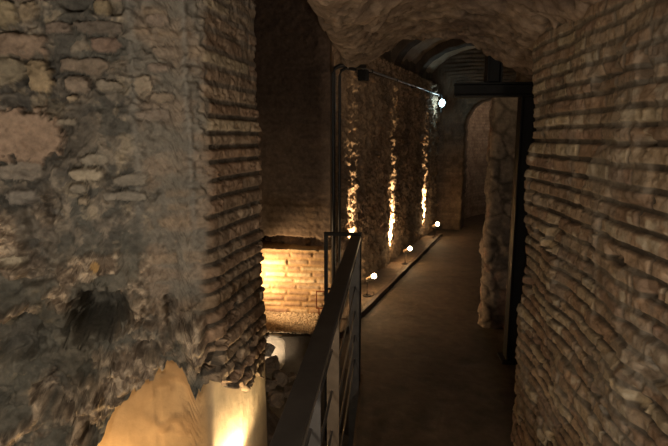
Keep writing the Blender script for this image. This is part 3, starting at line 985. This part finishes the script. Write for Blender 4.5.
for z in (.84, .68, .52, .36, .20):
    bm = bmesh.new(); tube(bm, [(cxr, .15, z), (cxr, 1.2, z - .002), (cxr, 2.0, z - .002), (cxr, rend, z)], .005, 8)
    bm_obj('tension_rod', bm, M_STEEL, rail, smooth=True)
# short return with a thin frame at the far end
ry = 3.18
ret = thing('thin_steel_frame', (at_y(326, 240, ry).x, ry, 0), 'thin open rectangular steel frame just beyond the end of the railing', 'frame')
xa, xb, zt2 = at_y(326, 240, ry).x, rx1, at_y(326, 232, ry).z
bm = bmesh.new(); box(bm, (xa - .012, ry - .012, -.45), (xa + .012, ry + .012, zt2)); bm_obj('upright', bm, M_BLACK, ret, bevel=.002)
bm = bmesh.new(); box(bm, (xa + .012, ry - .012, zt2 - .022), (xb, ry + .012, zt2)); bm_obj('top_bar', bm, M_BLACK, ret, bevel=.002)
bm = bmesh.new(); box(bm, (xa + .012, ry - .006, .62), (xb, ry + .006, .632)); bm_obj('lower_bar', bm, M_BLACK, ret, bevel=.002)
bm = bmesh.new(); box(bm, (xb - .02, ry - .012, 0), (xb, ry + .012, zt2 - .022)); bm_obj('upright', bm, M_BLACK, ret, bevel=.002)

# small rusty frame against the lit bricks
iy = BWY - .06
c0 = at_y(316, 291, iy); c1 = at_y(326, 309, iy)
bm = bmesh.new(); t_ = .008
box(bm, (c0.x, iy - .01, c1.z), (c0.x + t_, iy + .01, c0.z)); box(bm, (c1.x - t_, iy - .01, c1.z), (c1.x, iy + .01, c0.z))
box(bm, (c0.x + t_, iy - .01, c0.z - t_), (c1.x - t_, iy + .01, c0.z)); box(bm, (c0.x + t_, iy - .01, c1.z), (c1.x - t_, iy + .01, c1.z + t_))
box(bm, (c0.x + .02, iy - .005, -.01), (c0.x + .03, iy + .005, c1.z))
o = bm_obj('iron_bracket_frame', bm, M_RUST, bevel=.0015); tag(o, 'small rusty rectangular iron frame in front of the lit bricks', 'bracket')

# ================================================================== CONDUITS
cy_ = 4.30
for u, r_, lab in ((333.5, .017, 'thicker left one of two dark vertical pipes at the dark wall corner'), (339.5, .012, 'thinner right one of two dark vertical pipes at the dark wall corner')):
    p = at_y(u, 200, cy_); ztop = at_y(u, 68, cy_).z + (0.02 if u < 336 else 0)
    e = at_y(366, 68 if u < 336 else 71, 4.62)
    bm = bmesh.new()
    pts = [(p.x, cy_, at_y(u, 330 if u < 336 else 290, cy_).z if u > 336 else 0.0), (p.x, cy_, 1.2), (p.x, cy_, ztop - .06), (p.x + .012, cy_ + .004, ztop - .02), (p.x + .05, cy_ + .02, ztop)]
    if u < 336: pts += [(e.x, e.y - .15, ztop + .01)]
    else: pts += [(e.x - .08, e.y - .2, ztop)]
    tube(bm, pts, r_, 12)
    o = bm_obj('conduit_pipe', bm, M_PIPE, smooth=True)
    tag(o, lab, 'pipe', 'vertical pipes at the wall corner')
wcon = .07
def conp(u, v):                             # a point on the line of the conduit, offset from the wall
    s, z = on_line(u, v, tuple(cp(0, wcon)[:2]), tuple(cp(CL, wcon)[:2]))
    return cp(s, wcon, z)


ca_, cb_ = conp(368, 70), conp(441, 95.5)
zc = (ca_.z + cb_.z) / 2
lc = thing('wall_conduit', ca_, 'long thin pale conduit along the top of the spotlit wall leading to the cold lamp', 'conduit')
bm = bmesh.new(); tube(bm, [ca_ - D * .35, ca_, ca_.lerp(cb_, .5), cb_], .011, 10); bm_obj('tube', bm, M_GALV, lc, smooth=True)
for f in (.03, .28, .52, .76, .96):
    p = ca_.lerp(cb_, f); bm = bmesh.new()
    M = Matrix((D, W, Vector((0, 0, 1)))).transposed().to_4x4(); M.translation = p
    box(bm, (-.012, -.10, -.018), (.012, .014, .018), M); bm_obj('clip', bm, M_PIPE, lc, bevel=.002)
jb = conp(365, 75)
bm = bmesh.new(); M = Matrix((D, W, Vector((0, 0, 1)))).transposed().to_4x4(); M.translation = jb
jt = thing('junction_box', jb, 'small dark junction box under the near end of the pale wall conduit', 'junction box')
box(bm, (-.05, -.06, -.055), (.05, .02, .05), M); cs = bm_obj('case', bm, M_BLACK, jt, bevel=.004)
bm = bmesh.new(); box(bm, (-.044, .0205, -.049), (.044, .026, .044), M); bm_obj('lid', bm, M_PIPE, cs, bevel=.002)
# bolts that glint on the set-back band
for u, v, lab in ((382, 66, 'left one of two tiny shiny bolts in the dark wall above the conduit'), (397, 68, 'right one of two tiny shiny bolts in the dark wall above the conduit')):
    s, z = on_line(u, v, tuple(cp(0, -.1)[:2]), tuple(cp(CL, -.1)[:2])); p = cp(s, -.09, z)
    bm = bmesh.new(); tube(bm, [p - W * .05, p + W * .012], .012, 6)
    o = bm_obj('bolt', bm, M_EDGE); tag(o, lab, 'bolt', 'bolts above the conduit')
# pale ragged cable ends where the pipes meet the ceiling
bm = bmesh.new(); p = at_y(343, 47, 3.9)
tube(bm, [p, at_y(344, 54, 3.9), at_y(347, 60, 3.9), at_y(348, 68, 4.1)], .006, 6)
o = bm_obj('hanging_cable', bm, M_GALV, smooth=True); tag(o, 'short pale cable dropping from the ceiling edge onto the corner pipes', 'cable')


# ================================================================== LAMPS
def light(name, kind, loc, col, power, parent=None, **kw):
    ld = bpy.data.lights.new(name, kind); ld.color = col; ld.energy = power
    for k, v in kw.items():
        setattr(ld, k, v)
    lo = bpy.data.objects.new(name, ld); COL.objects.link(lo); lo.location = loc
    if parent:
        lo.parent = parent; lo.matrix_parent_inverse = Matrix.Translation(parent.location).inverted()
    return lo


def aim(o, d):
    o.rotation_euler = Vector(d).to_track_quat('-Z', 'Y').to_euler()


WARMC = (1, .66, .34)
spots = [((374, 276), (367, 296), 6.2, 'nearest of the three small glowing spotlights along the left corridor wall', 1.0),
         ((410, 248.5), (405, 264), 5.2, 'middle one of the three small glowing spotlights along the left corridor wall', 1.0),
         ((437.5, 224), (435, 238), 4.6, 'farthest of the three small glowing spotlights along the left corridor wall', 1.0)]
for (hu, hv), (bu, bv), rad, lab, pw in spots:
    base = at_z(bu, bv, .02)
    head = at_y(hu, hv, base.y + .03)
    t = thing('floor_spotlight', base, lab, 'spotlight', 'spotlights on the strip beside the kerb')
    bm = bmesh.new(); tube(bm, [base, base + Vector((0, 0, .008))], .045, 20); bm_obj('base_plate', bm, M_BLACK, t, bevel=.002)
    ax = (W * .9 + Vector((0, -.25, .62))).normalized()
    hb = head - ax * .085
    bm = bmesh.new(); tube(bm, [base + Vector((0, 0, .006)), Vector((base.x, base.y, hb.z - .02)), hb], .006, 8); bm_obj('stem', bm, M_BLACK, t, smooth=True)
    bm = bmesh.new(); tube(bm, [hb - ax * .02, hb - ax * .015, hb + ax * .05, hb + ax * .066], .02, 16, radii=[.014, .02, .021, .024]); hs = bm_obj('housing', bm, mat('lamp_housing', (.75, .65, .5), rough=.35, metal=.4), t, smooth=True)
    bm = bmesh.new(); bmesh.ops.create_uvsphere(bm, u_segments=20, v_segments=12, radius=.026 if hv > 240 else .031, matrix=frame_to(head, ax)); tag(bm_obj('bulb', bm, M_WARM, hs, smooth=True), 'glowing warm white bulb')
    # cable on the ground
    bm = bmesh.new(); q0 = base + W * .02
    tube(bm, [q0 + Vector((0, 0, .01)), base + W * .05 + D * -.05 + Vector((0, 0, .012)), base + W * .07 + D * .04 + Vector((0, 0, .014)), base + W * .02 + D * .13 + Vector((0, 0, .012))], .004, 8)
    bm_obj('cable', bm, M_CABLE, t, smooth=True)
    sw = (head - O).dot(W)
    L1 = light('beam', 'SPOT', head - W * .05 + Vector((0, 0, .035)), WARMC, 560 * pw, t, spot_size=math.radians(104), spot_blend=.75, shadow_soft_size=.012)
    dz_ = (Vector((0, 0, 1)) - W * 1.3).normalized()
    L1.matrix_parent_inverse = Matrix.Identity(4)
    R3 = Matrix((D, (-dz_).cross(D), -dz_)).transposed()
    L1.location = Vector(L1.location) - t.location
    L1.rotation_euler = R3.to_euler(); L1.scale = (.26, 1, 1)
    light('spill', 'POINT', head - W * .0 + Vector((0, 0, .05)), WARMC, 1.7 * pw, t, shadow_soft_size=.03)

# cold emergency lamp at the end of the conduit
lp = at_y(442, 103, 8.75)
t = thing('bulkhead_lamp', lp, 'small round cold white lamp at the far end of the wall conduit', 'lamp')
bm = bmesh.new(); tube(bm, [lp + D * .07, lp + D * .02], .065, 20); bm_obj('backplate', bm, M_BLACK, t, bevel=.003)
bm = bmesh.new(); bmesh.ops.create_uvsphere(bm, u_segments=20, v_segments=12, radius=.05, matrix=Matrix.Translation(lp) @ Matrix.Diagonal((.9, .9, 1.2, 1))); bm_obj('globe', bm, M_COLD, t, smooth=True)
bm = bmesh.new(); box(bm, (lp.x - .02, lp.y + .03, lp.z - .16), (lp.x + .005, lp.y + .06, lp.z + .15)); bm_obj('bracket', bm, M_PIPE, t, bevel=.003)
light('cold_glow', 'POINT', lp - D * .10 + Vector((0, 0, 0)), (.6, .92, 1.0), .28, t, shadow_soft_size=.05)


def small_flood(loc, d, label, name='floodlight', lens=M_WARM):
    t = thing(name, loc, label, 'floodlight')
    M = frame_to(Vector(loc), d)
    bm = bmesh.new(); box(bm, (-.045, -.035, -.06), (.045, .035, -.01), M); hs = bm_obj('housing', bm, M_BLACK, t, bevel=.004)
    bm = bmesh.new(); box(bm, (-.038, -.028, -.0095), (.038, .028, -.005), M); bm_obj('lens', bm, lens, hs)
    bm = bmesh.new(); tube(bm, [M @ Vector((0, -.02, -.061)), Vector((loc[0], loc[1], loc[2] - .16))], .008, 8); bm_obj('stem', bm, M_BLACK, t, smooth=True)
    return t


# lamp at the foot of the pier, just under the frame
pl = at_y(247, 474, 1.86)
t = small_flood(pl, Vector((-.45, .12, 1)), 'small floodlight in the sunken chamber against the foot of the left pier')
L1 = light('beam', 'SPOT', pl + Vector((-.01, 0, .02)), (1, .70, .36), 15, t, spot_size=math.radians(150), spot_blend=.7, shadow_soft_size=.02)
aim(L1, Vector((-.45, .05, 1)))
pl2 = Vector((-.95, 1.42, .28))  # second floodlight, added out of view to brighten the left of the base
t = small_flood(pl2, Vector((.1, .5, 1)), 'added unseen floodlight under the rubble overhang of the left pier')
L1 = light('beam', 'SPOT', pl2 + Vector((0, .01, .02)), (1, .62, .28), 4.5, t, spot_size=math.radians(150), spot_blend=.7, shadow_soft_size=.02)
aim(L1, Vector((.15, .35, 1)))
# lamp behind the pier that lights the low brick wall
bl = Vector((-1.24, 4.12, .38))
t = small_flood(bl, Vector((.35, .6, .5)), 'small floodlight on the gravel ledge behind the left pier')
L1 = light('beam', 'SPOT', bl + Vector((.02, .0, .03)), (1, .66, .34), 34, t, spot_size=math.radians(125), spot_blend=.8, shadow_soft_size=.02)
aim(L1, Vector((.6, .5, -.12)))
# hidden lamp added on the steel beam to brighten the vault
vl = Vector((fx(541), SY + .02, zh + .17))
t = small_flood(vl, cp(.7, .2, 2.7) - vl, 'added unseen floodlight standing on the black steel beam')
L1 = light('beam', 'SPOT', vl + (cp(.7, .2, 2.7) - vl).normalized() * .02, (1, .70, .45), 13, t, spot_size=math.radians(95), spot_blend=.9, shadow_soft_size=.03)
aim(L1, cp(.7, .2, 2.75) - vl)
# unseen floodlight added to light the pale block and pit edge
bk = at_y(274, 352, 3.9)
pe = Vector((-1.15, 3.35, -.25))
t = small_flood(pe, Vector((.35, .6, .25)), 'added unseen floodlight low in the sunken chamber facing the ledge')
L1 = light('beam', 'SPOT', pe + Vector((.02, .02, .02)), (1, .80, .56), 22, t, spot_size=math.radians(34), spot_blend=.8, shadow_soft_size=.02)
aim(L1, Vector((bk.x, 3.9, -.1)) - pe)
# unseen fill lamps added behind the viewer to light both near walls
for (x, y, z, xw, pw, lab) in ((-.55, -.20, 1.30, -.55, 36, 'added fill lamp hanging in the passage behind the viewer'), (.50, -.45, .95, .74, 36, 'added fill lamp low on the brick wall behind the viewer')):
    t = thing('fill_lamp', (x, y, z), lab, 'lamp')
    bm = bmesh.new(); bmesh.ops.create_uvsphere(bm, u_segments=16, v_segments=10, radius=.05, matrix=Matrix.Translation((x, y - .17, z))); bm_obj('globe', bm, M_WARM, t, smooth=True)
    bm = bmesh.new()
    if x < 0: tube(bm, [(x, y - .17, z + .04), (x, y - .17, 3.18)], .006, 8)
    else: tube(bm, [(x + .04, y - .17, z), (xw, y - .17, z)], .01, 8)
    bm_obj('arm', bm, M_CABLE, t, smooth=True)
    light('fill_glow', 'POINT', (x, y, z), (1, .83, .64) if x < 0 else (1, .88, .74), pw, t, shadow_soft_size=.05)
# hidden lamp added beyond the doorway to light the far passage
bp = cp(CL + 1.3, 1.45, 2.1)
t = thing('added_passage_lamp', bp, 'added hidden lamp on the wall of the passage beyond the doorway', 'lamp')
bm = bmesh.new(); bmesh.ops.create_uvsphere(bm, u_segments=16, v_segments=10, radius=.05, matrix=Matrix.Translation(bp)); bm_obj('globe', bm, M_WARM, t, smooth=True)
bm = bmesh.new(); tube(bm, [bp, bp + W * .2], .012, 8); bm_obj('arm', bm, M_BLACK, t, smooth=True)
light('fill_glow', 'POINT', bp - W * .08, (1, .82, .7), 3.5, t, shadow_soft_size=.05)

# ================================================================== RUBBLE IN THE SUNKEN CHAMBER
def stone(rnd, sx, sy, sz, name, col, rough=.25):
    bm = bmesh.new(); bmesh.ops.create_icosphere(bm, subdivisions=3, radius=1)
    V = np.array([v.co[:] for v in bm.verts])
    sd = rnd.randint(0, 999)
    k = np.sign(V) * np.abs(V) ** .6
    n = fbm(V[:, 0] * 1.6 + sd, V[:, 1] * 1.6, V[:, 2] * 1.6, 4, sd)
    k = k * (1 + (n - .5) * rough * 4)[:, None] * np.array((sx, sy, sz))
    for v, c in zip(bm.verts, k): v.co = c
    Fc = [[v.index for v in f.verts] for f in bm.faces]; bm.free()
    me = bpy.data.meshes.new(name); me.from_pydata(k.tolist(), [], Fc)
    ca = me.color_attributes.new('Col', 'FLOAT_COLOR', 'POINT'); c4 = np.ones((len(k), 4), np.float32); c4[:, :3] = np.array(col)[None] * (.7 + .6 * n)[:, None]
    ca.data.foreach_set('color', c4.ravel())
    return link(name, me, M_STONE)


rnd = random.Random(12)
# upright block with a pale face
bk = at_y(274, 352, 3.9)
o = stone(rnd, .11, .05, .15, 'stone_block', (.55, .46, .36), .08); o.location = (bk.x, 3.93, -.16); tag(o, 'pale upright stone block set against the edge of the gravel ledge', 'stone')
spec = [(268, 350, 3.0, .045, 'small pale stone topmost of the rubble beside the pier edge'), (272, 364, 2.95, .05, 'rough stone in the rubble directly below the small pale one'),
        (280, 378, 2.9, .05, 'brown stone in the middle of the rubble below the ledge'), (268, 384, 2.8, .055, 'dark stone of the rubble touching the pier edge'),
        (289, 392, 2.9, .04, 'rounded stone at the right end of the rubble near the railing'), (276, 398, 2.75, .06, 'lowest large stone at the front of the rubble'),
        (291, 377, 3.05, .032, 'small white-topped stone lying nearest the handrail in the rubble')]
for i, (u, v, Y, r, lab) in enumerate(spec):
    p = at_y(u, v, Y)
    col = (.5, .44, .36) if i in (0, 6) else (.28, .22, .16)
    r *= .8; o = stone(rnd, r * rnd.uniform(.9, 1.3), r, r * rnd.uniform(.7, 1.0), 'rubble_stone', col, .3)
    o.location = p; o.rotation_euler = (rnd.uniform(-.5, .5), rnd.uniform(-.5, .5), rnd.uniform(0, 3)); tag(o, lab, 'stone', 'rubble stones heaped below the ledge')


def d_heap(S, Z):
    n = fbm(S * 14, Z * 14, .5, 5, 201)
    return (n - .5) * .10, mix(np.array((.14, .11, .08)), np.array((.26, .2, .15)), n)


def heap():
    x = np.linspace(-1.3, -.42, 70); y = np.linspace(2.4, 3.5, 80)
    X, Y = np.meshgrid(x, y, indexing='ij')
    H, C = d_heap(X, Y)
    H = H + .0 + .50 * np.exp(-(((X + .85) / .30) ** 2 + ((Y - 2.85) / .42) ** 2))
    B = np.zeros(X.shape + (3,)); B[..., 0] = X; B[..., 1] = Y; B[..., 2] = -.55; N = np.zeros_like(B); N[..., 2] = 1
    return grid_solid('earth_bank', B, N, H, C, .05, full=True)


o = link('earth_bank', heap(), M_MASON); tag(o, 'dark heaped earth and debris in the sunken chamber beside the pier', 'earth', kind='stuff')

# ------------------------------------------------------------------ faint bounce
w = bpy.data.worlds.new('world'); scn.world = w; w.use_nodes = True
w.node_tree.nodes['Background'].inputs[0].default_value = (.012, .011, .010, 1)
w.node_tree.nodes['Background'].inputs[1].default_value = 1
